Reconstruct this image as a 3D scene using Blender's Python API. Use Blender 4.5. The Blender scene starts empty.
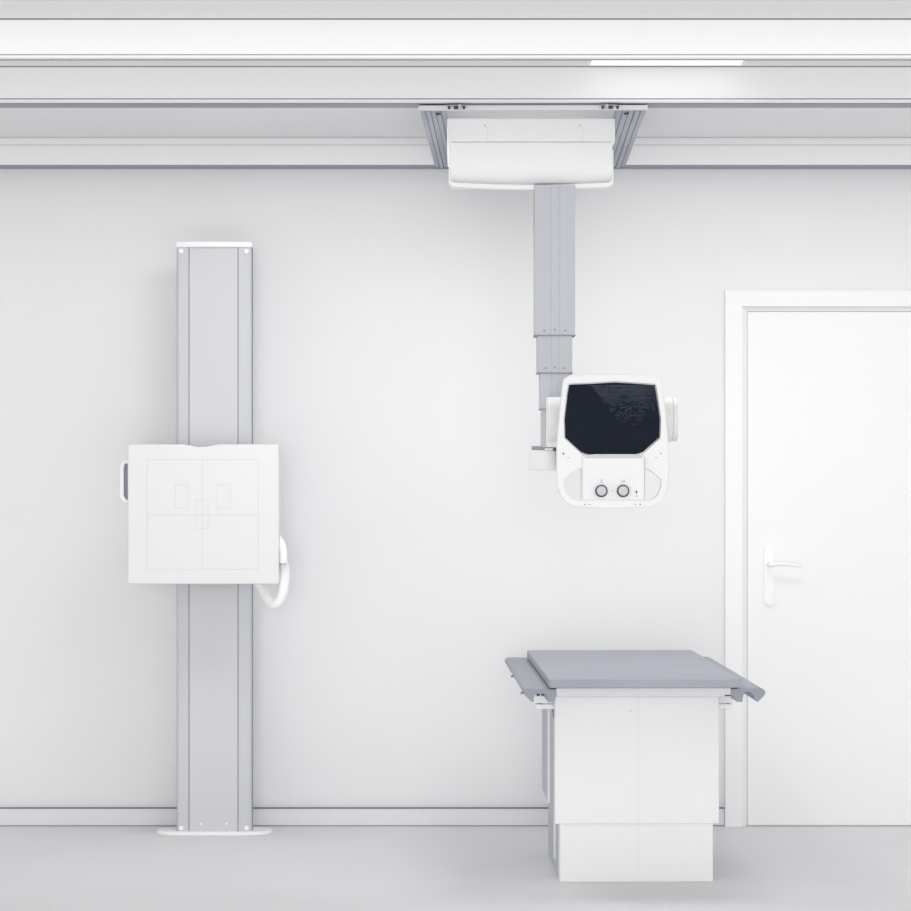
import bpy, bmesh, math
from mathutils import Vector, Matrix

C = bpy.context.scene.collection
SC = bpy.context.scene
PI = math.pi

# ------------------------------------------------------------------ camera constants
# Back wall face at Y = 0, floor at Z = 0; camera 12.5 m in front of the wall, 1.386 m high, level.
F = 3237.0            # focal length in pixels of the 911 px frame
HCAM, DW = 1.386, 12.5
CX, HY = 455.5, 467.0


def X(px, d): return (px - CX) * d / F
def Z(py, d): return HCAM + (HY - py) * d / F
def Y(d): return d - DW
def XZ(pts, d): return [(X(a, d), Z(b, d)) for a, b in pts]


# ------------------------------------------------------------------ materials
def srgb(v):
    v /= 255.0
    return v / 12.92 if v <= 0.04045 else ((v + 0.055) / 1.055) ** 2.4


def mat(name, rgb, rough=0.5, metal=0.0, noise=0.0, scale=40.0, bump=0.0, spec=0.3, stretch=None, bscale=None):
    m = bpy.data.materials.new(name)
    m.use_nodes = True
    nt = m.node_tree
    b = nt.nodes['Principled BSDF']
    col = tuple(srgb(c) for c in rgb) + (1,)
    b.inputs['Base Color'].default_value = col
    b.inputs['Roughness'].default_value = rough
    b.inputs['Metallic'].default_value = metal
    b.inputs['Specular IOR Level'].default_value = spec
    tc = nt.nodes.new('ShaderNodeTexCoord')
    mp = nt.nodes.new('ShaderNodeMapping')
    if stretch: mp.inputs['Scale'].default_value = stretch
    nt.links.new(tc.outputs['Object'], mp.inputs['Vector'])
    n = nt.nodes.new('ShaderNodeTexNoise')
    n.inputs['Scale'].default_value = scale
    n.inputs['Detail'].default_value = 3
    nt.links.new(mp.outputs['Vector'], n.inputs['Vector'])
    cr = nt.nodes.new('ShaderNodeValToRGB')
    lo = tuple(c * (1 - noise) for c in col[:3]) + (1,)
    hi = tuple(min(1, c * (1 + noise)) for c in col[:3]) + (1,)
    cr.color_ramp.elements[0].position = 0.35
    cr.color_ramp.elements[1].position = 0.65
    cr.color_ramp.elements[0].color = lo
    cr.color_ramp.elements[1].color = hi
    nt.links.new(n.outputs['Fac'], cr.inputs['Fac'])
    nt.links.new(cr.outputs['Color'], b.inputs['Base Color'])
    if bump:
        bn = nt.nodes.new('ShaderNodeTexNoise')
        bn.inputs['Scale'].default_value = bscale or scale
        nt.links.new(mp.outputs['Vector'], bn.inputs['Vector'])
        bp = nt.nodes.new('ShaderNodeBump')
        bp.inputs['Strength'].default_value = bump
        bp.inputs['Distance'].default_value = 0.002
        nt.links.new(bn.outputs['Fac'], bp.inputs['Height'])
        nt.links.new(bp.outputs['Normal'], b.inputs['Normal'])
    return m


M = {}
M['wall'] = mat('wall paint', (239, 239, 239), 0.9, noise=0.008, scale=1.2, spec=0.1)
M['floor'] = mat('vinyl floor', (226, 226, 228), 0.6, noise=0.012, scale=2.0, spec=0.15)
M['ceiling'] = mat('ceiling paint', (238, 238, 239), 0.9, noise=0.005, scale=2, spec=0.1)
M['base'] = mat('baseboard paint', (234, 234, 235), 0.7, noise=0.004)
M['gap_shade'] = mat('grey shadow line', (112, 114, 132), 0.6)
M['rail_white'] = mat('white rail enamel', (248, 248, 248), 0.5, noise=0.006, scale=1.0)
M['rail_lip'] = mat('rail lip aluminium', (205, 206, 212), 0.5)
M['slot'] = mat('rail slot and shade grey', (150, 152, 166), 0.5)
M['door_frame'] = mat('door frame paint', (247, 247, 247), 0.6)
M['door'] = mat('door paint', (247, 247, 247), 0.6, noise=0.006, scale=220, bump=0.08)
M['white'] = mat('white enamel', (243, 243, 243), 0.42, noise=0.003)
M['bright'] = mat('bright white enamel', (249, 249, 249), 0.4, noise=0.002)
M['panel'] = mat('off white panel', (234, 234, 234), 0.5, noise=0.002)
M['stand'] = mat('pale grey anodised profile', (205, 206, 210), 0.5, noise=0.006, scale=8, stretch=(8, 8, .4))
M['stand_panel'] = mat('pale grey cover strip', (211, 211, 214), 0.5, noise=0.004, scale=4)
M['groove'] = mat('dark seam rubber and floor shade', (150, 151, 164), 0.6)
M['bridge'] = mat('blue grey aluminium', (158, 161, 172), 0.45, metal=0.15, noise=0.03, scale=6, stretch=(30, .6, 1))
M['column'] = mat('grey telescope aluminium', (190, 192, 198), 0.45, metal=0.1, noise=0.015, scale=6, stretch=(14, 14, .5))
M['grey_panel'] = mat('blue grey side panel', (190, 192, 201), 0.5, noise=0.006)
M['table_rail'] = mat('table rail grey', (152, 155, 165), 0.45, noise=0.02, scale=12, stretch=(20, 1, 20))
M['mattress'] = mat('grey mat vinyl', (168, 171, 180), 0.55, noise=0.05, scale=5, bump=0.2, stretch=(.7, 3.2, 1), bscale=14)
M['dark'] = mat('dark grey plastic', (70, 72, 86), 0.5)
M['mid'] = mat('mid grey plastic', (146, 148, 158), 0.5)
M['black'] = mat('black print', (58, 60, 70), 0.6)
M['print'] = mat('grey print', (178, 178, 184), 0.6)
M['line'] = mat('pale grey field print', (222, 222, 224), 0.6)
M['tabletop'] = mat('pale grey laminate', (219, 219, 223), 0.5)
M['stop_shade'] = mat('shaded door stop', (236, 236, 237), 0.6)  # greyed to paint the shade in the frame rebate
M['knob'] = mat('grey knob cap', (186, 186, 190), 0.35, metal=0.1)
M['dot_white'] = mat('white screw cap', (250, 250, 250), 0.4)


def emis(name, rgb, s):
    m = bpy.data.materials.new(name)
    m.use_nodes = True
    b = m.node_tree.nodes['Principled BSDF']
    b.inputs['Base Color'].default_value = (.9, .9, .9, 1)
    b.inputs['Emission Color'].default_value = tuple(srgb(c) for c in rgb) + (1,)
    b.inputs['Emission Strength'].default_value = s
    return m


M['led'] = emis('lit diffuser', (255, 255, 255), 1.0)


def screen_mat():
    """Dark navy display; a painted glare of faint light dots lies upper right, cut by a diagonal."""
    m = bpy.data.materials.new('display glass')
    m.use_nodes = True
    nt = m.node_tree
    b = nt.nodes['Principled BSDF']
    b.inputs['Base Color'].default_value = (srgb(29), srgb(34), srgb(47), 1)
    b.inputs['Roughness'].default_value = 0.35
    b.inputs['Specular IOR Level'].default_value = 0.02
    return m


M['screen'] = screen_mat()
M['glare_dot'] = mat('display glare dot', (110, 116, 130), 0.5, spec=.03)  # lighter tone imitates glare on the glass


# ------------------------------------------------------------------ mesh helpers
def box(bm, x0, x1, y0, y1, z0, z1):
    vs = [bm.verts.new((x, y, z)) for x in (x0, x1) for y in (y0, y1) for z in (z0, z1)]
    for f in ((0, 1, 3, 2), (4, 6, 7, 5), (0, 4, 5, 1), (2, 3, 7, 6), (0, 2, 6, 4), (1, 5, 7, 3)):
        bm.faces.new([vs[i] for i in f])
    return vs


def prism(bm, loops, a0, a1, axis='y'):
    """Extrude a 2D outline (first loop, further loops are holes) from a0 to a1 along an axis.
    axis y: outline in XZ; axis x: outline in YZ; axis z: outline in XY."""
    if not isinstance(loops[0][0], (tuple, list)):
        loops = [loops]
    def P(u, v, a):
        return {'y': (u, a, v), 'x': (a, u, v), 'z': (u, v, a)}[axis]
    t = bmesh.new()
    edges = []
    for lp in loops:
        vs = [t.verts.new(P(u, v, a0)) for u, v in lp]
        for i in range(len(vs)):
            edges.append(t.edges.new((vs[i], vs[(i + 1) % len(vs)])))
    if len(loops) == 1:
        t.faces.new(vs)
    else:
        bmesh.ops.triangle_fill(t, use_beauty=True, use_dissolve=False, edges=edges)
    r = bmesh.ops.extrude_face_region(t, geom=list(t.faces))
    d = {'y': (0, a1 - a0, 0), 'x': (a1 - a0, 0, 0), 'z': (0, 0, a1 - a0)}[axis]
    bmesh.ops.translate(t, verts=[g for g in r['geom'] if isinstance(g, bmesh.types.BMVert)], vec=d)
    bmesh.ops.recalc_face_normals(t, faces=list(t.faces))
    me = bpy.data.meshes.new('tmp')
    t.to_mesh(me); t.free()
    bm.from_mesh(me)
    bpy.data.meshes.remove(me)


def circle(cx, cy, r, n=32, ry=None):
    ry = ry or r
    return [(cx + r * math.cos(2 * PI * i / n), cy + ry * math.sin(2 * PI * i / n)) for i in range(n)]


def disc(bm, cx, cz, r, y0, y1, n=32):
    prism(bm, circle(cx, cz, r, n), y0, y1, 'y')


def rrect(x0, x1, y0, y1, r, n=6):
    pts = []
    for cx, cy, a in ((x1 - r, y1 - r, 0), (x0 + r, y1 - r, 90), (x0 + r, y0 + r, 180), (x1 - r, y0 + r, 270)):
        for i in range(n + 1):
            t = math.radians(a + 90 * i / n)
            pts.append((cx + r * math.cos(t), cy + r * math.sin(t)))
    return pts


def smooth_loop(pts, n=4):
    """closed Catmull-Rom through the points"""
    out = []
    k = len(pts)
    for i in range(k):
        p0, p1, p2, p3 = (Vector(pts[(i + j) % k]) for j in (-1, 0, 1, 2))
        for s in range(n):
            t = s / n
            q = 0.5 * ((2 * p1) + (-p0 + p2) * t + (2 * p0 - 5 * p1 + 4 * p2 - p3) * t * t + (-p0 + 3 * p1 - 3 * p2 + p3) * t ** 3)
            out.append((q.x, q.y))
    return out


def smooth_path(pts, n=8):
    out = []
    P = [Vector(p) for p in pts]
    for i in range(len(P) - 1):
        p0, p1, p2, p3 = P[max(i - 1, 0)], P[i], P[i + 1], P[min(i + 2, len(P) - 1)]
        for s in range(n):
            t = s / n
            out.append(0.5 * ((2 * p1) + (-p0 + p2) * t + (2 * p0 - 5 * p1 + 4 * p2 - p3) * t * t + (-p0 + 3 * p1 - 3 * p2 + p3) * t ** 3))
    out.append(P[-1])
    return out


def tube(bm, pts, radii, n=16):
    pts = [Vector(p) for p in pts]
    if not isinstance(radii, (list, tuple)): radii = [radii] * len(pts)
    rings = []
    ref = None
    for i, p in enumerate(pts):
        d = (pts[min(i + 1, len(pts) - 1)] - pts[max(i - 1, 0)]).normalized()
        if ref is None:
            ref = Vector((0, 1, 0)) if abs(d.y) < .9 else Vector((1, 0, 0))
        u = (ref - d * ref.dot(d)).normalized(); v = d.cross(u); ref = u
        rings.append([bm.verts.new(p + (u * math.cos(2 * PI * k / n) + v * math.sin(2 * PI * k / n)) * radii[i]) for k in range(n)])
    for a, b in zip(rings, rings[1:]):
        for k in range(n):
            bm.faces.new((a[k], a[(k + 1) % n], b[(k + 1) % n], b[k]))
    bm.faces.new(rings[0][::-1]); bm.faces.new(rings[-1])


def xcyl(bm, x0, x1, cy, cz, r, n=40):
    prism(bm, circle(cy, cz, r, n), x0, x1, 'x')


def root_of(o):
    while o.parent: o = o.parent
    return o


def obj(name, bm, m, parent=None, bevel=0.0, seg=3, smooth=True, origin=None):
    o3 = Vector(origin) if origin else (Vector(root_of(parent)['_o']) if parent else Vector((0, 0, 0)))
    bmesh.ops.translate(bm, verts=list(bm.verts), vec=-o3)
    bmesh.ops.recalc_face_normals(bm, faces=list(bm.faces))
    me = bpy.data.meshes.new(name)
    bm.to_mesh(me); bm.free()
    me.materials.append(M[m])
    if smooth:
        me.polygons.foreach_set('use_smooth', [True] * len(me.polygons))
        me.set_sharp_from_angle(angle=math.radians(35))
    o = bpy.data.objects.new(name, me)
    C.objects.link(o)
    if parent is not None:
        o.parent = parent
    else:
        o.location = o3
        o['_o'] = tuple(o3)
    if bevel:
        b = o.modifiers.new('Bevel', 'BEVEL')
        b.width = bevel; b.segments = seg; b.limit_method = 'ANGLE'; b.angle_limit = math.radians(40)
        b.harden_normals = True
    return o


def thing(name, label, cat, loc, yaw=0.0, group=None):
    o = bpy.data.objects.new(name, None)
    C.objects.link(o)
    o.empty_display_size = .1
    o.location = loc
    o.rotation_euler = (0, 0, yaw)
    o['_o'] = tuple(loc)
    o['label'] = label; o['category'] = cat
    if group: o['group'] = group
    return o


def tag(o, label, cat, group=None):
    o['label'] = label; o['category'] = cat
    if group: o['group'] = group
    return o


def part(name, m, parent, bevel=0.0, seg=3, label=None, **k):
    """decorator-free helper: part(...)(fill) -> object"""
    def go(fill):
        bm = bmesh.new()
        fill(bm)
        o = obj(name, bm, m, parent, bevel, seg, **k)
        if label: o['label'] = label
        return o
    return go


def struct(name, m, fill, parent=None, bevel=0.0):
    o = part(name, m, parent, bevel)(fill)
    if parent is None: o['kind'] = 'structure'
    return o


# ------------------------------------------------------------------ the room
CEIL = 2.652
XL, XR, YF = -4.2, 4.2, -4.3
YC = -3.95        # front edge of the ceiling
struct('floor', 'floor', lambda b: box(b, XL, XR, YF, 0.0, -0.1, 0))
struct('wall_back', 'wall', lambda b: box(b, XL, XR, 0, 0.12, -0.1, CEIL + .1))
struct('ceiling', 'ceiling', lambda b: box(b, XL, XR, YC, 0.0, CEIL, CEIL + .1))

door_l, door_r = X(725, 12.47), 2.08
base_h = Z(808.6, 12.49)
bl = struct('baseboard_back', 'base', lambda b: (box(b, XL, door_l - .001, -.012, 0, 0.004, base_h),
                                                box(b, door_r + .001, XR, -.012, 0, 0.004, base_h)))
struct('gap_shade_strip', 'gap_shade', lambda b: (box(b, XL, door_l - .001, -.014, 0, base_h, base_h + .0042),
                                        box(b, door_r + .001, XR, -.014, 0, base_h, base_h + .0042)), bl)  # dark strip painted as the shadow gap above the baseboard
struct('floor_shade_line', 'groove', lambda b: (box(b, XL, door_l - .001, -.014, 0, 0, .004),
                                         box(b, door_r + .001, XR, -.014, 0, 0, .004)), bl)  # grey strip paints the shade line along the floor

# door with stepped frame, at the right of the back wall
dr = thing('door_1', 'white flush door in a white frame at the right of the back wall', 'door', ((door_l + door_r) / 2, 0, 0))
del dr['category']
dr['kind'] = 'structure'
zt = Z(290, 12.46)
fi_l, fi_t = X(742.5, 12.46), Z(306.5, 12.46)
fi_r = door_r - (fi_l - door_l)
le_l, le_t = X(747, 12.48), Z(311, 12.48)
le_r = fi_r - (le_l - fi_l)


def U(l, r, t, il, ir, it, z0=0.0):
    return [(l, z0), (l, t), (r, t), (r, z0), (ir, z0), (ir, it), (il, it), (il, z0)]


part('door_frame', 'door_frame', dr, .002, 2)(lambda b: prism(b, U(door_l, door_r, zt, fi_l, fi_r, fi_t), -.042, 0, 'y'))
part('door_stop', 'stop_shade', dr, .001, 2)(lambda b: prism(b, U(fi_l, fi_r, fi_t, le_l + .001, le_r - .001, le_t - .001), -.012, 0, 'y'))
leaf = part('door_leaf', 'door', dr, .002, 2)(lambda b: box(b, le_l + .002, le_r - .002, -.016, -.0, .004, le_t - .003))
dh = 12.47
hp = part('handle_plate', 'bright', dr, .003, 3)(
    lambda b: prism(b, rrect(X(764, dh), X(773.8, dh), Z(605.5, dh), Z(545, dh), X(773.8, dh) - X(768.9, dh) - .0004, 8), -.030, -.016, 'y'))


def lever(b):
    hx, hz = X(769, dh), Z(564.5, dh)
    P = smooth_path([(hx, -.028, hz), (hx, -.06, hz), (hx + .012, -.074, hz + .001), (hx + .05, -.076, hz + .004),
                     (hx + .09, -.074, hz - .001), (X(801, dh), -.07, Z(566, dh))], 8)
    n = len(P)
    tube(b, P, [.0095 - .004 * i / (n - 1) for i in range(n)], 16)


part('door_lever', 'bright', hp, label='white curved lever pointing right')(lever)

# ------------------------------------------------------------------ ceiling rails (three, along X)
RB = 2.540


def rail_thing(d0, d1, label, kind):
    t = thing('ceiling_rail', label, 'rail', (0, Y(d0), RB), group='white rails across the ceiling')
    y0, y1 = Y(d0), Y(d1)
    if kind == 'front':
        prof = [(y0, RB + .010), (y0, CEIL - .005), (y0 + .006, CEIL - .005), (y0 + .006, CEIL), (y1, CEIL), (y1, RB + .010)]
        part('rail_body', 'rail_white', t)(lambda b: prism(b, prof, XL + .01, XR - .01, 'x'))
        part('slot_strip', 'slot', t, label='blue-grey slot line under the rail face')(
            lambda b: box(b, XL + .01, XR - .01, y0 + .004, y1, RB + .007, RB + .010))
        part('rail_lip', 'rail_white', t)(lambda b: box(b, XL + .01, XR - .01, y0 - .004, y0 + .030, RB, RB + .007))
        part('rear_lip', 'slot', t, label='blue-grey rear lip, darkened for the shade beneath')(lambda b: box(b, XL + .01, XR - .01, y0 + .030, y1, RB + .001, RB + .007))  # underside shade put into the lip colour
        part('top_strip', 'slot', t)(lambda b: box(b, XL + .01, XR - .01, y0 + .001, y0 + .0065, CEIL - .0055, CEIL))  # dark strip paints the shadow gap at the ceiling
    elif kind == 'middle':
        part('top_strip', 'slot', t)(lambda b: box(b, XL + .01, XR - .01, y0 + .001, y0 + .0065, CEIL - .0045, CEIL))  # shade line against the ceiling, painted as a dark strip
        prof = [(y0, RB + .010), (y0, CEIL - .004), (y0 + .006, CEIL - .004), (y0 + .006, CEIL), (y1, CEIL), (y1, RB + .010)]
        part('rail_body', 'rail_white', t)(lambda b: prism(b, prof, XL + .01, XR - .01, 'x'))
        part('slot_strip', 'slot', t, label='blue-grey slot line under the rail face')(
            lambda b: box(b, XL + .01, XR - .01, y0 + .004, y1, RB + .006, RB + .010))
        part('rail_lip', 'rail_white', t)(lambda b: box(b, XL + .01, XR - .01, y0 - .004, y0 + .045, RB, RB + .006))
        part('rear_lip', 'slot', t, label='blue-grey rear lip, darkened for the shade beneath')(
            lambda b: box(b, XL + .01, XR - .01, y0 + .06, y1, RB - .001, RB + .006))
    else:
        zs = Z(144.5, d0)
        prof = [(y0, RB + .005), (y0, zs - .003), (y0 + .006, zs - .003), (y0 + .006, zs), (y0 + .002, zs), (y0 + .002, CEIL), (y1, CEIL), (y1, RB + .005)]
        part('rail_body', 'rail_white', t)(lambda b: prism(b, prof, XL + .01, XR - .01, 'x'))
        part('slot_strip', 'slot', t, label='blue-grey line along the bottom of the rail')(
            lambda b: box(b, XL + .01, XR - .01, y0 - .001, y1, RB - .003, RB + .005))
        part('groove_strip', 'rail_lip', t)(lambda b: box(b, XL + .01, XR - .01, y0 + .0045, y0 + .0065, zs - .003, zs))
        part('top_strip', 'rail_lip', t)(lambda b: box(b, XL + .01, XR - .01, y0 - .001, y0 + .004, CEIL - .004, CEIL))
    return t


rail_thing(9.13, 9.20, 'white ceiling rail nearest the top edge of the picture', 'front')
rail_thing(10.22, 10.39, 'white ceiling rail directly above the front end of the grey sliding bridge', 'middle')
rail_thing(12.42, 12.498, 'white ceiling rail along the top of the back wall', 'rear')

# lit panel flush in the ceiling between the front and middle rails
lx0, lx1 = X(590.5, 10.17), X(740, 10.17)
ly0, ly1 = Y(10.05), Y(10.165)
lp = thing('ceiling_light', 'lit white ceiling light panel between the two front rails', 'light', ((lx0 + lx1) / 2, (ly0 + ly1) / 2, CEIL))
part('light_frame', 'bright', lp)(lambda b: prism(b, [rrect(lx0 - .012, lx1 + .012, ly0 - .012, ly1 + .012, .004, 2), rrect(lx0, lx1, ly0, ly1, .003, 2)], CEIL - .004, CEIL, 'z'))
part('diffuser', 'led', lp, label='glowing diffuser')(lambda b: box(b, lx0, lx1, ly0, ly1, CEIL - .003, CEIL))

# ------------------------------------------------------------------ sliding bridge under the rails
BF, BR, BZ = 10.23, 12.27, 2.519
yawb = math.radians(-1.05)
br = thing('ceiling_bridge', 'blue-grey sliding bridge with two grooved beams under the ceiling rails', 'rail', (X(533, BF), Y(BF), BZ), yawb)


def groove_profile(x0, x1, n, gd=.006):
    """flat top, underside cut by n narrow grooves"""
    w = (x1 - x0) / n
    low = []
    for i in range(n):
        a = x0 + i * w
        k = .0 if i % 2 else .003
        low += [(a, BZ + gd), (a + w * .16, BZ + gd), (a + w * .2, BZ + k), (a + w, BZ + k)]
    return low + [(x1, RB - .002), (x0, RB - .002)]


for a, b_, n in ((X(419, BF), X(445, BF), 5), (X(617, BF), X(647, BF), 5)):
    bm_ = part('bridge_beam', 'bridge', br)(lambda b: prism(b, groove_profile(a, b_, n), Y(10.30), Y(BR), 'y'))
    mx = a + (b_ - a) * (.70 if a < 0 else .36)
    part('bolt', 'dark', bm_, label='dark bolt near the front end')(lambda b: prism(b, circle(mx, Y(10.36), .008, 6), BZ - .006, BZ + .002, 'z'))
    part('end_cap', 'mid', bm_)(lambda b: box(b, a - .001, b_ + .001, Y(BR), Y(BR) + .012, BZ - .002, RB - .003))
cb = 10.28
part('front_crossbar', 'base', br, .0015, 2, label='pale front crossbar')(
    lambda b: box(b, X(418, cb), X(647.5, cb), Y(10.275), Y(10.2985), Z(110, cb), Z(105.2, cb)))
part('rear_crossbar', 'mid', br, .0015, 2)(
    lambda b: box(b, X(445, BF) + .001, X(617, BF) - .001, Y(12.2), Y(12.26), BZ + .001, RB - .003))
for s, c0 in ((1, 457), (-1, 609)):
    bl_ = part('roller_bracket', 'rail_lip', br, .001, 2)(
        lambda b: (box(b, X(c0 - 10, cb), X(c0 + 10, cb), Y(10.26), Y(10.2755), Z(108.0, cb), Z(105.6, cb)),
                   box(b, X(c0 + s * 2.4 - 1.3, cb), X(c0 + s * 2.4 + 1.3, cb), Y(10.25), Y(10.2755), Z(109.8, cb), Z(105.2, cb))))
    for q in (-8, -1.0, 6.8):
        part('roller', 'dark', bl_, label='small dark roller')(
            lambda b: xcyl(b, X(c0 + s * q - (1.3 if q != -1.0 else 2.4), cb), X(c0 + s * q + (1.3 if q != -1.0 else 2.4), cb), Y(10.255), Z(108.3, cb), .0052, 16))

# ------------------------------------------------------------------ ceiling mounted X-ray tube unit
DC = 10.50        # front of the telescopic column
DBX = 10.512      # front of the carriage housing
xu = thing('xray_tube_unit', 'white ceiling-mounted x-ray tube unit on a grey telescopic column', 'x-ray machine',
           (X(554.7, DC), Y(DC) + .07, BZ))
yb0, yb1 = Y(DBX), Y(11.4)
ztop, zmid, zrim0, zrim1 = BZ - .0005, Z(142.3, DBX), Z(181, DBX), Z(188.5, DBX)
cp = part('carriage_plate', 'bright', xu, .004, 3)(lambda b: box(b, X(447, DBX), X(615, DBX), yb0, yb1, zmid + .0015, ztop))
for px in (485, 580):
    part('screw', 'line', cp)(lambda b: disc(b, X(px, DBX), Z(125.5, DBX), .004, yb0 - .0015, yb0 + .002, 16))
    part('seam', 'line', cp)(lambda b: box(b, X(px + 2.5, DBX), X(px + 2.5, DBX) + .0012, yb0 - .0006, yb0 + .001, zmid + .003, Z(127, DBX)))
shell_prof = [(yb0 + .001, zmid), (yb0 + .001, Z(168, DBX)), (yb0 + .003, Z(171.5, DBX)), (yb0 + .010, Z(175, DBX)), (yb0 + .020, Z(178, DBX)),
              (yb0 + .030, Z(180, DBX)), (yb0 + .04, zrim0 - .004), (Y(10.78), zrim0 - .004), (yb1 - .01, 2.374), (yb1 - .002, 2.385), (yb1 - .002, zmid)]
part('carriage_shell', 'bright', xu)(lambda b: prism(b, shell_prof, X(450.5, DBX), X(612.3, DBX), 'x'))


def tray(b):
    o, i = [], []
    xl, xr = X(448.8, DBX), X(613.4, DBX)
    top = Z(150, DBX)
    def arc(l, r, zl, bow, rad):
        pts = []
        for k in range(7):
            t = PI + (PI / 2) * k / 6
            pts.append((l + rad + rad * math.cos(t), zl + rad + rad * math.sin(t)))
        for k in range(1, 16):
            u = k / 16
            pts.append((l + rad + (r - l - 2 * rad) * u, zl - bow * math.sin(PI * u)))
        for k in range(7):
            t = 1.5 * PI + (PI / 2) * k / 6
            pts.append((r - rad + rad * math.cos(t), zl + rad + rad * math.sin(t)))
        return pts
    o = arc(xl, xr, Z(187, DBX), .008, .020)
    i = arc(xl + .006, xr - .006, Z(182.2, DBX), .008, .014)
    loop = [(xl, top)] + o + [(xr, top), (xr - .006, top)] + i[::-1] + [(xl + .006, top)]
    prism(b, loop, yb0 - .0005, yb0 + .045, 'y')


part('carriage_rim', 'bright', xu, .003, 3)(tray)

# telescopic column: four sections
secs = [(534.4, 575.2, 185.2, 335.2), (537.2, 572.4, 184, 372.8), (539.8, 569.4, 300, 409), (541.6, 567.0, 340, 447.5)]
for k, (a, b_, t, btm) in enumerate(secs):
    dd = DC + k * .006
    x0, x1 = X(a, DC), X(b_, DC)
    z0, z1 = Z(btm, DC), Z(t, DC) - (0.003 if k else 0)
    y0, y1 = Y(dd), Y(DC + .135 - k * .006)
    w = x1 - x0
    # front face with two shallow vertical grooves
    def colp(b):
        g = .0012
        pr = [(x0, y1), (x0, y0 + .002), (x0 + .002, y0)]
        for u in (.40, .62):
            c = x0 + w * u
            pr += [(c - g, y0), (c - g * .6, y0 + .0009), (c + g * .6, y0 + .0009), (c + g, y0)]
        pr += [(x1 - .002, y0), (x1, y0 + .002), (x1, y1)]
        prism(b, pr, z0, z1, 'z')
    s = part('column_section', 'column', xu)(colp)
    part('end_ring', 'mid', s)(lambda b: prism(b, rrect(x0 - .0012, x1 + .0012, y0 - .0012, y1 + .0012, .003, 3), z0 - .0025, z0 + .0015, 'z'))
    if k < 3:
        for u, e in ((.24, 4.6), (.5, 5.6), (.76, 4.6)):
            part('screw', 'mid', s)(lambda b: disc(b, x0 + w * u, z0 + e * DC / F, .0034, y0 - .0012, y0 + .001, 16))
# swivel housing under the column
sx, sy, sr = X(543.6, DC), Y(DC) + .062, 14.6 * DC / F
sw = part('swivel_housing', 'white', xu, .004, 3)(lambda b: prism(b, circle(sx, sy, sr, 48), Z(470.3, DC), Z(450.2, DC), 'z'))
part('swivel_collar', 'bridge', sw, label='grey collar')(lambda b: prism(b, circle(sx + .002, sy, sr - .008, 40), Z(450.2, DC), Z(446, DC), 'z'))
part('collar_clamp', 'bright', sw)(lambda b: box(b, X(545, DC), X(553, DC), sy - sr - .001 + .004, sy - .01, Z(450, DC), Z(446.8, DC)))
# tube housing: lying cylinder behind the console
DT = 10.33
ty, tz, tr = Y(DT), Z(419.5, DT), 22.4 * DT / F
th = part('tube_housing', 'white', xu, .006, 3)(lambda b: xcyl(b, X(548, DT), X(672, DT), ty, tz, tr, 48))
part('end_cap', 'white', th, .003, 3)(lambda b: xcyl(b, X(672, DT), X(677, DT), ty, tz, tr * .97, 48))
part('end_cap', 'white', th, .003, 3)(lambda b: prism(b, rrect(X(546.8, DT), X(562, DT), Z(447, DT), Z(397, DT), .006), ty + .02, ty + .075, 'y'))
part('tube_mount', 'white', xu, .004, 3)(lambda b: box(b, X(557, 10.45), X(592, 10.45), Y(10.33), Y(10.60), Z(466, 10.45), Z(428, 10.45)))

# control console: plate with three openings (display, two grip holes)
DK = 10.09
outer = smooth_loop(XZ([(564, 379), (569, 376), (577, 375), (595, 374.2), (613, 374), (631, 374.2), (648, 375), (656, 376), (661, 379), (662.8, 385),
                        (665, 405), (667.4, 430), (669, 455), (668.6, 480), (666.6, 492), (661.5, 501), (653, 506), (640, 507.6), (613, 508.4), (586, 507.6),
                        (573, 506), (564.5, 501), (559, 492), (556.9, 480), (556.5, 455), (558, 430), (560.4, 405), (562.6, 385)], DK), 4)
scr_px = [(569.6, 384.6), (590, 383.8), (604.7, 382.9), (615, 382.3), (632.5, 383.4), (654.6, 385), (656.4, 394), (659.8, 419.5), (659.3, 437.6),
          (643.3, 451.8), (640, 453.2), (636, 454.2), (588.5, 454.2), (584.5, 453.2), (581.2, 451.8), (565.6, 437.6), (565, 419.5), (567.6, 396)]
def grow(pts, s, cx=612.6, cy=418):
    return [(cx + (a - cx) * s, cy + (b - cy) * s) for a, b in pts]
hole_px = [(581.6, 468.5), (576.2, 470.3), (570, 475), (565.2, 479.0), (564.3, 482.5), (565.4, 488.5), (567.2, 493), (570, 496.6), (574.4, 499.3), (581.6, 500.4)]
hole_r = [(1225.6 - a, b) for a, b in hole_px]
con = part('control_console', 'white', xu, .0045, 4)(
    lambda b: prism(b, [outer, XZ(grow(scr_px, 1.018), DK), XZ(hole_px, DK), XZ(hole_r, DK)], Y(DK), Y(DK + .035), 'y'))
scn = part('display_screen', 'screen', con, .001, 2, label='dark navy display screen with rounded lower corners')(
    lambda b: prism(b, XZ(scr_px, DK), Y(DK) + .001, Y(DK + .035), 'y'))


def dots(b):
    """painted glare on the display as a dot raster: dense at the top right, thinning out downwards"""
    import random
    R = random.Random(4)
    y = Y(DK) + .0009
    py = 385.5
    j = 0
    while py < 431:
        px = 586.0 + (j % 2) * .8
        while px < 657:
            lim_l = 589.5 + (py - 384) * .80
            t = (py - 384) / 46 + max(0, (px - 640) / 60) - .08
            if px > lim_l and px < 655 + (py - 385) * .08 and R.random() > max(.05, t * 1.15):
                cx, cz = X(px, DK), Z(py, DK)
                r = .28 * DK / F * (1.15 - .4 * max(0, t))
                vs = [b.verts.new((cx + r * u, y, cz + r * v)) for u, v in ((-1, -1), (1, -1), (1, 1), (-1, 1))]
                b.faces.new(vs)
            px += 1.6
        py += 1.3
        j += 1


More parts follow.
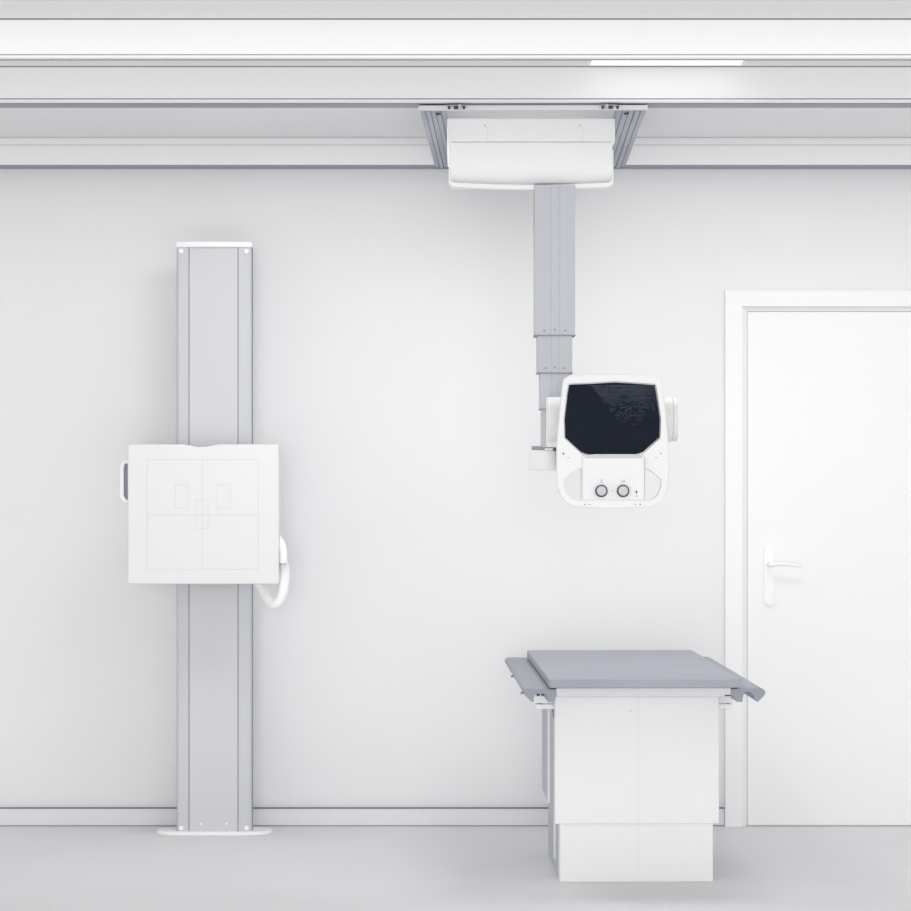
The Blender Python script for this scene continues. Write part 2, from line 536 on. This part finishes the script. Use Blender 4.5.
dt_ = part('screen_glare', 'glare_dot', scn, smooth=False, label='painted glare of faint grey dots in the upper right of the display')(dots)
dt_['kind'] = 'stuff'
for (cx, cy, r, mm) in ((563.4, 453.6, .9, 'dark'), (660.9, 453.4, .8, 'print'), (584.8, 504.6, .8, 'mid'), (640.2, 504.6, .8, 'mid')):
    part('button', mm, con)(lambda b: disc(b, X(cx, DK), Z(cy, DK), r * DK / F, Y(DK) - .001, Y(DK) + .002, 16))
for (cx, cy) in ((568.4, 457.9), (656.3, 457.6), (589.6, 504.7), (635.5, 504.7)):
    part('indicator_mark', 'print', con)(lambda b: box(b, X(cx - 1.2, DK), X(cx + 1.2, DK), Y(DK) - .0006, Y(DK) + .001, Z(cy + .35, DK), Z(cy - .35, DK)))

# collimator box under the display, with two knobs
DL = 10.075
col = part('collimator', 'white', xu, .010, 4)(
    lambda b: prism(b, rrect(X(582.2, DL), X(644.6, DL), Z(500.5, DL), Z(455, DL), .006), Y(DL), Y(DL + .175), 'y'))
for kx in (601.3, 623.0):
    c = (X(kx, DL), Z(491, DL))
    p = DL / F
    kn = part('knob', 'dark', col, .001, 2, label='round grey knob with a dark rim')(lambda b: disc(b, c[0], c[1], 6.2 * p, Y(DL) - .010, Y(DL) + .002, 48))
    part('knob_cap', 'knob', kn, .002, 3)(lambda b: disc(b, c[0] - .3 * p * 0 , c[1] + .25 * p, 4.9 * p, Y(DL) - .020, Y(DL) - .009, 48))
    # scale ticks beside the knob
    sgn = -1 if kx < 610 else 1
    def ticks(b):
        for a in (-28, -8, 12, 32):
            t = math.radians(a)
            q = (c[0] + sgn * 8.0 * p * math.cos(t), c[1] - .5 * p - 8.0 * p * math.sin(t))
            box(b, q[0] - .0011, q[0] + .0011, Y(DL) - .0004, Y(DL) + .001, q[1] - .0008, q[1] + .0008)
    part('scale_ticks', 'print', col)(ticks)


def sym_a(b):
    p = DL / F; cx, cz = X(601.2, DL), Z(481.2, DL); y0, y1 = Y(DL) - .0004, Y(DL) + .001
    box(b, cx - 1.4 * p, cx + 1.4 * p, y0, y1, cz + 1.1 * p, cz + 1.5 * p)
    box(b, cx - 1.4 * p, cx + 1.4 * p, y0, y1, cz - 1.7 * p, cz - 1.3 * p)
    box(b, cx - .25 * p, cx + .25 * p, y0, y1, cz - .6 * p, cz + .5 * p)
    box(b, cx + .8 * p, cx + 1.3 * p, y0, y1, cz - .6 * p, cz + .8 * p)


def sym_b(b):
    p = DL / F; cx, cz = X(623.0, DL), Z(481.2, DL); y0, y1 = Y(DL) - .0004, Y(DL) + .001
    box(b, cx - 1.9 * p, cx - 1.5 * p, y0, y1, cz - 1.4 * p, cz + 1.4 * p)
    box(b, cx + 1.4 * p, cx + 1.8 * p, y0, y1, cz - 1.4 * p, cz + 1.4 * p)
    box(b, cx - .9 * p, cx + .9 * p, y0, y1, cz - .3 * p, cz + .2 * p)
    box(b, cx + .4 * p, cx + .9 * p, y0, y1, cz - 1.2 * p, cz + 1.0 * p)


part('knob_symbol', 'print', col)(sym_a)
part('knob_symbol', 'print', col)(sym_b)
part('side_shade', 'print', col)(lambda b: box(b, X(644.1, DL), X(645.0, DL), Y(DL) + .006, Y(DL) + .03, Z(498.5, DL), Z(457.5, DL)))  # grey strip paints the shaded right edge of the box
part('screen_shade', 'rail_lip', col)(lambda b: box(b, X(584.5, DL), X(642.5, DL), Y(DL) - .0004, Y(DL) + .003, Z(458.2, DL), Z(456.4, DL)))  # pale grey strip painted as the shadow below the screen
part('centre_dot', 'line', col)(lambda b: disc(b, X(612.2, DL), Z(490.5, DL), .0028, Y(DL) - .0005, Y(DL) + .001, 16))
part('indicator_light', 'black', col)(lambda b: (disc(b, X(636.4, DL), Z(492, DL), .0030, Y(DL) - .0008, Y(DL) + .001, 16),
                                                 box(b, X(636.1, DL), X(636.7, DL), Y(DL) - .0006, Y(DL) + .001, Z(493.8, DL), Z(490.4, DL))))
part('indicator_light', 'mid', col)(lambda b: disc(b, X(636.5, DL), Z(496, DL), .0024, Y(DL) - .0006, Y(DL) + .001, 16))

# ------------------------------------------------------------------ wall stand with detector
DS = 12.18
ws = thing('wall_stand', 'tall grey wall stand carrying a square white x-ray detector', 'x-ray machine', (X(214.5, DS), Y(12.31), 0))
x0, x1 = X(176.8, DS), X(251.5, DS)
gx0, gx1 = X(189, DS), X(238, DS)
ys0, ys1 = Y(DS), Y(12.255)
zb, zt_ = .0155, Z(247.2, DS)


def stand_prof(a, b_, side):
    """side profile with a rounded outer front edge"""
    r = .012
    arc = [(r - r * math.cos(PI / 2 * i / 6), r - r * math.sin(PI / 2 * i / 6)) for i in range(7)]
    if side < 0:
        return [(a, ys1)] + [(a + u, ys0 + v) for u, v in arc] + [(b_, ys0), (b_, ys1)]
    return [(a, ys1), (a, ys0)] + [(b_ - u, ys0 + v) for u, v in arc[::-1]] + [(b_, ys1)]


pl = part('side_profile', 'stand', ws)(lambda b: prism(b, stand_prof(x0, gx0 - .0018, -1), zb, zt_, 'z'))
pr_ = part('side_profile', 'stand', ws)(lambda b: prism(b, stand_prof(gx1 + .0018, x1, 1), zb, zt_, 'z'))
part('edge_strip', 'groove', ws)(lambda b: box(b, x0 - .0012, x0 + .004, ys0 + .012, ys1, zb, zt_))
part('edge_strip', 'groove', ws)(lambda b: box(b, x1 - .004, x1 + .0012, ys0 + .012, ys1, zb, zt_))
for g in (gx0, gx1):
    part('seam_strip', 'groove', ws, label='dark vertical seam')(lambda b: box(b, g - .0018, g + .0018, ys0 + .004, ys1, zb, zt_))
fp = part('front_cover', 'stand_panel', ws)(lambda b: box(b, gx0 + .0018, gx1 - .0018, ys0 + .001, ys1, zb, zt_))
for parent, px in ((pl, 181.2), (pr_, 246.6)):
    for py in (251, 828):
        part('screw_cap', 'dot_white', parent, .001, 2, label='white screw cap')(
            lambda b: disc(b, X(px, DS), Z(py, DS), 2.3 * DS / F, ys0 - .003, ys0 + .002, 20))
for px in (201, 226.5):
    part('screw_cap', 'dot_white', fp)(lambda b: disc(b, X(px, DS), Z(823.8, DS), 1.2 * DS / F, ys0 - .001, ys0 + .003, 16))


def cap(b):
    n = 12
    fr = [(x0 - .002 + (x1 - x0 + .004) * i / n, ys0 - .004 - .016 * math.sin(PI * i / n)) for i in range(n + 1)]
    prism(b, fr + [(x1 + .002, ys1), (x0 - .002, ys1)], zt_, Z(241.8, DS), 'z')


part('top_cap', 'bright', ws, .003, 3)(cap)
part('wall_mount', 'stand', ws)(lambda b: box(b, x0 + .05, x1 - .05, ys1, -.0145, zb + .1, zt_ - .02))


def plate(b):
    d = 12.245
    l, r = X(157, d), X(272, d)
    yf, yk = Y(12.155), Y(12.335)
    cy, hh = (yf + yk) / 2, (yk - yf) / 2
    e = .11
    pts = [(r - e + e * abs(math.cos(t)) ** .8 * (1 if math.cos(t) > 0 else -1), cy + hh * (abs(math.sin(t)) ** .9) * (1 if math.sin(t) > 0 else -1))
           for t in [-PI / 2 + PI * i / 20 for i in range(21)]]
    pts += [(l + e - e * abs(math.cos(t)) ** .8, cy + hh * (abs(math.sin(t)) ** .9) * (1 if math.sin(t) > 0 else -1))
            for t in [PI / 2 - PI * i / 20 for i in range(21)]]
    prism(b, pts, 0.0, .0155, 'z')


part('base_plate', 'bright', ws, .004, 3)(plate)

# detector housing
DD = 11.95
top = [(128.1, 444.4), (184, 444.4), (187, 444.9), (192, 446.2), (197, 446.9), (205, 446.9), (210, 446.2), (215, 444.9), (219, 444.4), (278.5, 444.4), (278.5, 584.3), (128.1, 584.3)]
det = part('detector_housing', 'panel', ws, .006, 4)(lambda b: prism(b, XZ([(a + (-.5 if a < 130 else .3 if a > 278 else 0), b_) for a, b_ in top], DD), Y(DD), Y(DD + .13), 'y'))


def strips(rects, d, y):
    def go(b):
        for a, t, r, bt in rects:
            box(b, X(a, d), X(r, d), y, y + .0012, Z(bt, d), Z(t, d))
    return go


def frame_px(a, t, r, bt, w=.8):
    return [(a, t, r, t + w), (a, bt - w, r, bt), (a, t + w, a + w, bt - w), (r - w, t + w, r, bt - w)]


yd = Y(DD) - .0006
part('field_outline', 'line', det)(strips(frame_px(147, 459.2, 258.6, 569.8), DD, yd))
part('centre_line', 'line', det)(strips([(202, 460, 202.8, 569)], DD, yd))
part('centre_line', 'line', det)(strips([(147.8, 514.5, 257.8, 515.3)], DD, yd))
for a, t, r, bt in ((175, 484.2, 188.8, 508.2), (217, 484.2, 230.6, 508.2), (195.8, 499.8, 208.4, 529)):
    part('chamber_mark', 'line', det)(strips(frame_px(a, t, r, bt, .7), DD, yd - .0001))
part('carriage', 'mid', ws)(lambda b: box(b, X(180, DS), X(249, DS), Y(DD + .13), ys0 + .0005, Z(560, DD), Z(470, DD)))
# left bracket handle
dh = DD + .05
gr = part('side_handle', 'bright', ws, .003, 3, label='white side handle with a grey inset')(
    lambda b: prism(b, XZ([(128.2, 460.6), (124.5, 460.6), (121.5, 462.5), (119.8, 465.5), (119.8, 497), (121.5, 500.4), (124.8, 502.6), (128.2, 502.6),
                           (128.2, 499.8), (126.2, 499.4), (123.8, 495.8), (123.8, 467.5), (125, 463.6), (128.2, 463.6)], dh), Y(dh), Y(dh + .035), 'y'))
part('grip_inset', 'mid', gr, label='grey grip inset')(lambda b: prism(b, XZ([(128.2, 463.7), (125.2, 463.8), (123.9, 467.5), (123.9, 495.8), (126.3, 499.3), (128.2, 499.7)], dh), Y(dh + .012), Y(dh + .032), 'y'))


def p3(px, py, d): return (X(px, d), Y(d), Z(py, d))


part('patient_grip', 'bright', ws, label='white curved hand grip at the lower right of the detector')(
    lambda b: tube(b, smooth_path([p3(268, 534, 12.06), p3(276, 537.5, 12.04), p3(281, 543.5, 12.02), p3(283.2, 551, 12.0), p3(283.3, 563.2, 12.0)], 8), .0150, 20))
part('patient_grip', 'bright', ws)(
    lambda b: tube(b, smooth_path([p3(282.9, 553, 12.0), p3(283.6, 561, 12.01), p3(284.7, 569, 12.03), p3(284.3, 582, 12.03), p3(281.6, 596, 12.02), p3(275.6, 604.4, 12.02), p3(269, 600, 12.04),
                                   p3(263, 590, 12.07), p3(257, 579, 12.09), p3(252, 570, 12.10)], 8), [.008 + .011 * min(1, i / 16) for i in range(73)], 24))
part('grip_ring', 'print', ws)(lambda b: tube(b, [p3(283.3, 562.6, 12.0), p3(283.3, 564.4, 12.0)], [.0152, .0135], 20))

# ------------------------------------------------------------------ examination table
yawt = math.radians(1.2)
DF = 10.47
tb = thing('examination_table', 'white x-ray examination table with blue-grey side rails', 'table', (X(638, 10.8), Y(DF), 0), yawt)
PX = lambda a: X(a, DF)
zf0, zf1 = Z(697.3, DF), .6715
tp = part('tabletop', 'tabletop', tb, .002, 2)(lambda b: box(b, PX(556.1), PX(731.2), Y(DF), Y(12.2), zf0, zf1))
part('edge_strip', 'rail_lip', tp)(lambda b: box(b, PX(557), PX(730.5), Y(DF) - .0015, Y(DF) + .002, Z(697.2, DF), Z(696.2, DF)))
left = [(527.5, 689), (556, 689), (556, 697), (553.6, 702), (547.8, 702), (547, 697.5), (545, 693.8), (536.5, 693.4), (534, 696), (533.4, 702.4), (530.8, 701), (524.4, 694.6), (524, 692.4), (525.2, 690)]
right = [(731.3, 688.8), (761.5, 688.6), (764.6, 690), (766, 692.6), (763.5, 697), (757.8, 702.3), (755.2, 700), (753.7, 695.6), (749.5, 692), (744.5, 692.4), (743.4, 696), (742.6, 702), (737, 702), (734.7, 697.4), (731.3, 694.6)]
rl = part('side_rail', 'table_rail', tb, .0012, 2, label='blue-grey left side rail')(lambda b: prism(b, XZ(left, DF), Y(DF) - .002, Y(12.22), 'y'))
rr = part('side_rail', 'table_rail', tb, .0012, 2, label='blue-grey right side rail with a hooked edge')(lambda b: prism(b, XZ(right, DF), Y(DF) - .002, Y(12.22), 'y'))
for a, w in ((538.4, 1.6), (542.6, 1.2)):
    part('rail_roller', 'dark', rl)(lambda b: box(b, PX(a - w), PX(a + w), Y(DF) + .004, Y(DF) + .03, Z(696, DF), Z(693.6, DF)))
for d in (10.50, 11.33):
    px_, pz = PX(524.3), Z(693.3, DF)
    part('rail_knob', 'mid', rl)(lambda b: xcyl(b, px_ - .011, px_ + .002, Y(d), pz, .0042, 16))
part('lock_pin', 'dark', tp)(lambda b: box(b, PX(725), PX(731), Y(DF) - .003, Y(DF) + .02, Z(696.2, DF), Z(695, DF)))
# floating carriage under the top
d = 10.87
cr_ = part('cross_carriage', 'bright', tb, .003, 2)(
    lambda b: box(b, X(534, d), X(736, d), Y(d), Y(11.9), Z(703.2, d), zf0 - .001))
part('carriage_plate', 'bright', cr_, .002, 2)(lambda b: box(b, X(538.5, d), X(735, d), Y(d) + .002, Y(11.9), Z(709, d), Z(704.2, d)))
part('carriage_gap', 'rail_lip', cr_)(lambda b: box(b, X(545, d), X(730, d), Y(d) + .01, Y(11.8), Z(704.3, d), Z(703.1, d)))
# pedestal
d = 10.79
bx0, bx1 = X(554.9, d) + .0067, X(719.3, d) + .0067
seam = X(638.5, d) + .0067
zc0, zc1 = Z(824, d), zf0 - .0015
uc = part('upper_cover', 'white', tb, .004, 3)(
    lambda b: box(b, bx0, bx1, Y(d), Y(10.865), zc0, zc1))
part('cover_seam', 'panel', uc)(lambda b: box(b, seam - .001, seam + .001, Y(d) - .0003, Y(d) + .003, zc0 + .003, zc1 - .003))
part('screw', 'line', uc)(lambda b: disc(b, X(632.5, d), Z(711, d), .004, Y(d) - .001, Y(d) + .002, 16))
zs = Z(709.5, 10.87) - .001
part('side_panel', 'grey_panel', tb, .003, 2, label='blue-grey column side')(lambda b: box(b, bx0 + .003, bx1 - .003, Y(10.866), Y(11.2), .1965, zs))
part('rear_cover', 'grey_panel', tb, .003, 2)(lambda b: box(b, bx0 - .002, bx1 + .002, Y(11.205), Y(11.65), .225, zs))
part('rear_cover_edge', 'bright', tb)(lambda b: box(b, bx0 - .004, bx0 + .010, Y(11.19), Y(11.204), .225, zs - .02))
part('cover_bracket', 'dark', tb)(lambda b: prism(b, [(Y(10.88), zs - .005), (Y(10.98), zs - .005), (Y(10.90), zs - .03)], bx0 + .0005, bx0 + .004, 'x'))
d = 10.81
lx0_, lx1_ = X(559.8, d) + .007, X(713.2, d) + .007
lseam = X(638.5, d) + .007


def lower_front(b):
    n = 10
    for a, c in ((lx0_, lx1_),):
        prism(b, [(a, Y(d)), (c, Y(d)), (c, Y(10.90)), (a, Y(10.90))], .0, .1955, 'z')


lc = part('lower_cover', 'white', tb, .003, 3)(lower_front)
part('cover_seam', 'panel', lc)(lambda b: box(b, lseam - .001, lseam + .001, Y(d) - .0003, Y(d) + .003, .004, .193))
part('lower_column', 'grey_panel', tb, .002, 2)(lambda b: box(b, lx0_ + .001, lx1_ - .001, Y(10.9005), Y(11.6), .003, .224))
part('column_strip', 'bright', tb)(lambda b: box(b, lx0_ - .0015, lx0_ + .003, Y(11.10), Y(11.19), .04, .225))
part('floor_plate', 'mid', tb)(lambda b: box(b, lx0_ + .004, lx1_ - .004, Y(10.902), Y(11.59), 0, .003))

# mat lying on the table
dm = 10.45
mt = bmesh.new()
mx0, mx1 = X(549.2, dm), X(740.8, dm)
zm0, zm1 = .6725, Z(679.3, dm)
prism(mt, rrect(mx0, mx1, Y(dm), Y(12.12), .006, 3), zm0, zm1, 'z')
mo = obj('table_mat', mt, 'mattress', None, .0035, 3, origin=((mx0 + mx1) / 2, Y(DF), zm0))
mo.rotation_euler = (0, 0, yawt)
tag(mo, 'flat blue-grey padded mat lying on the examination table', 'mat')

for o in C.objects:
    if '_o' in o: del o['_o']

# ------------------------------------------------------------------ light
w = bpy.data.worlds.new('World'); SC.world = w
w.use_nodes = True
w.node_tree.nodes['Background'].inputs['Color'].default_value = (1.0, .997, .985, 1)
w.node_tree.nodes['Background'].inputs['Strength'].default_value = 0.84


def area(name, loc, target, sx, sy, power, col=(1, 1, 1)):
    l = bpy.data.lights.new(name, 'AREA')
    l.shape = 'RECTANGLE'; l.size = sx; l.size_y = sy; l.energy = power; l.color = col
    o = bpy.data.objects.new(name, l)
    C.objects.link(o)
    o.location = loc
    o.rotation_euler = (Vector(target) - Vector(loc)).to_track_quat('-Z', 'Y').to_euler()
    return o


def sun(name, az, elev, strength, angle):
    l = bpy.data.lights.new(name, 'SUN')
    l.energy = strength; l.angle = math.radians(angle)
    o = bpy.data.objects.new(name, l)
    C.objects.link(o)
    d = Vector((math.sin(math.radians(az)) * math.cos(math.radians(elev)), -math.cos(math.radians(az)) * math.cos(math.radians(elev)), math.sin(math.radians(elev))))
    o.rotation_euler = (-d).to_track_quat('-Z', 'Y').to_euler()
    o.location = d * 12
    return o


# added fill lights, unseen: flat frontal sun, low front lamp, two overhead lamps
sun('front_fill_sun', 0, 1.5, .56, 15)
area('low_front_fill', (0.0, -7.2, .35), (0.1, -1.5, 2.5), 4.0, .9, 31)
area('overhead_fill', (1.15, Y(10.95), CEIL - .006), (1.15, Y(10.95), 0), .8, .75, 13)
area('overhead_fill', (-.45, Y(10.95), CEIL - .006), (-.45, Y(10.95), 0), .6, .75, 11)

# ------------------------------------------------------------------ camera
cam = bpy.data.cameras.new('Camera')
cam.sensor_fit = 'HORIZONTAL'; cam.sensor_width = 36
cam.lens = F / 911 * 36
cam.shift_x = 0.0
cam.shift_y = (HY - 455.5) / 911
cam.clip_end = 100
co = bpy.data.objects.new('Camera', cam)
C.objects.link(co)
co.location = (0, -DW, HCAM)
co.rotation_euler = (PI / 2, 0, 0)
SC.camera = co

SC.view_settings.view_transform = 'Standard'
SC.view_settings.look = 'None'
SC.view_settings.exposure = -0.09
SC.view_settings.gamma = 1.0
SC.view_settings.use_curve_mapping = False
SC.cycles.use_denoising = True
SC.cycles.max_bounces = 8
SC.cycles.diffuse_bounces = 6
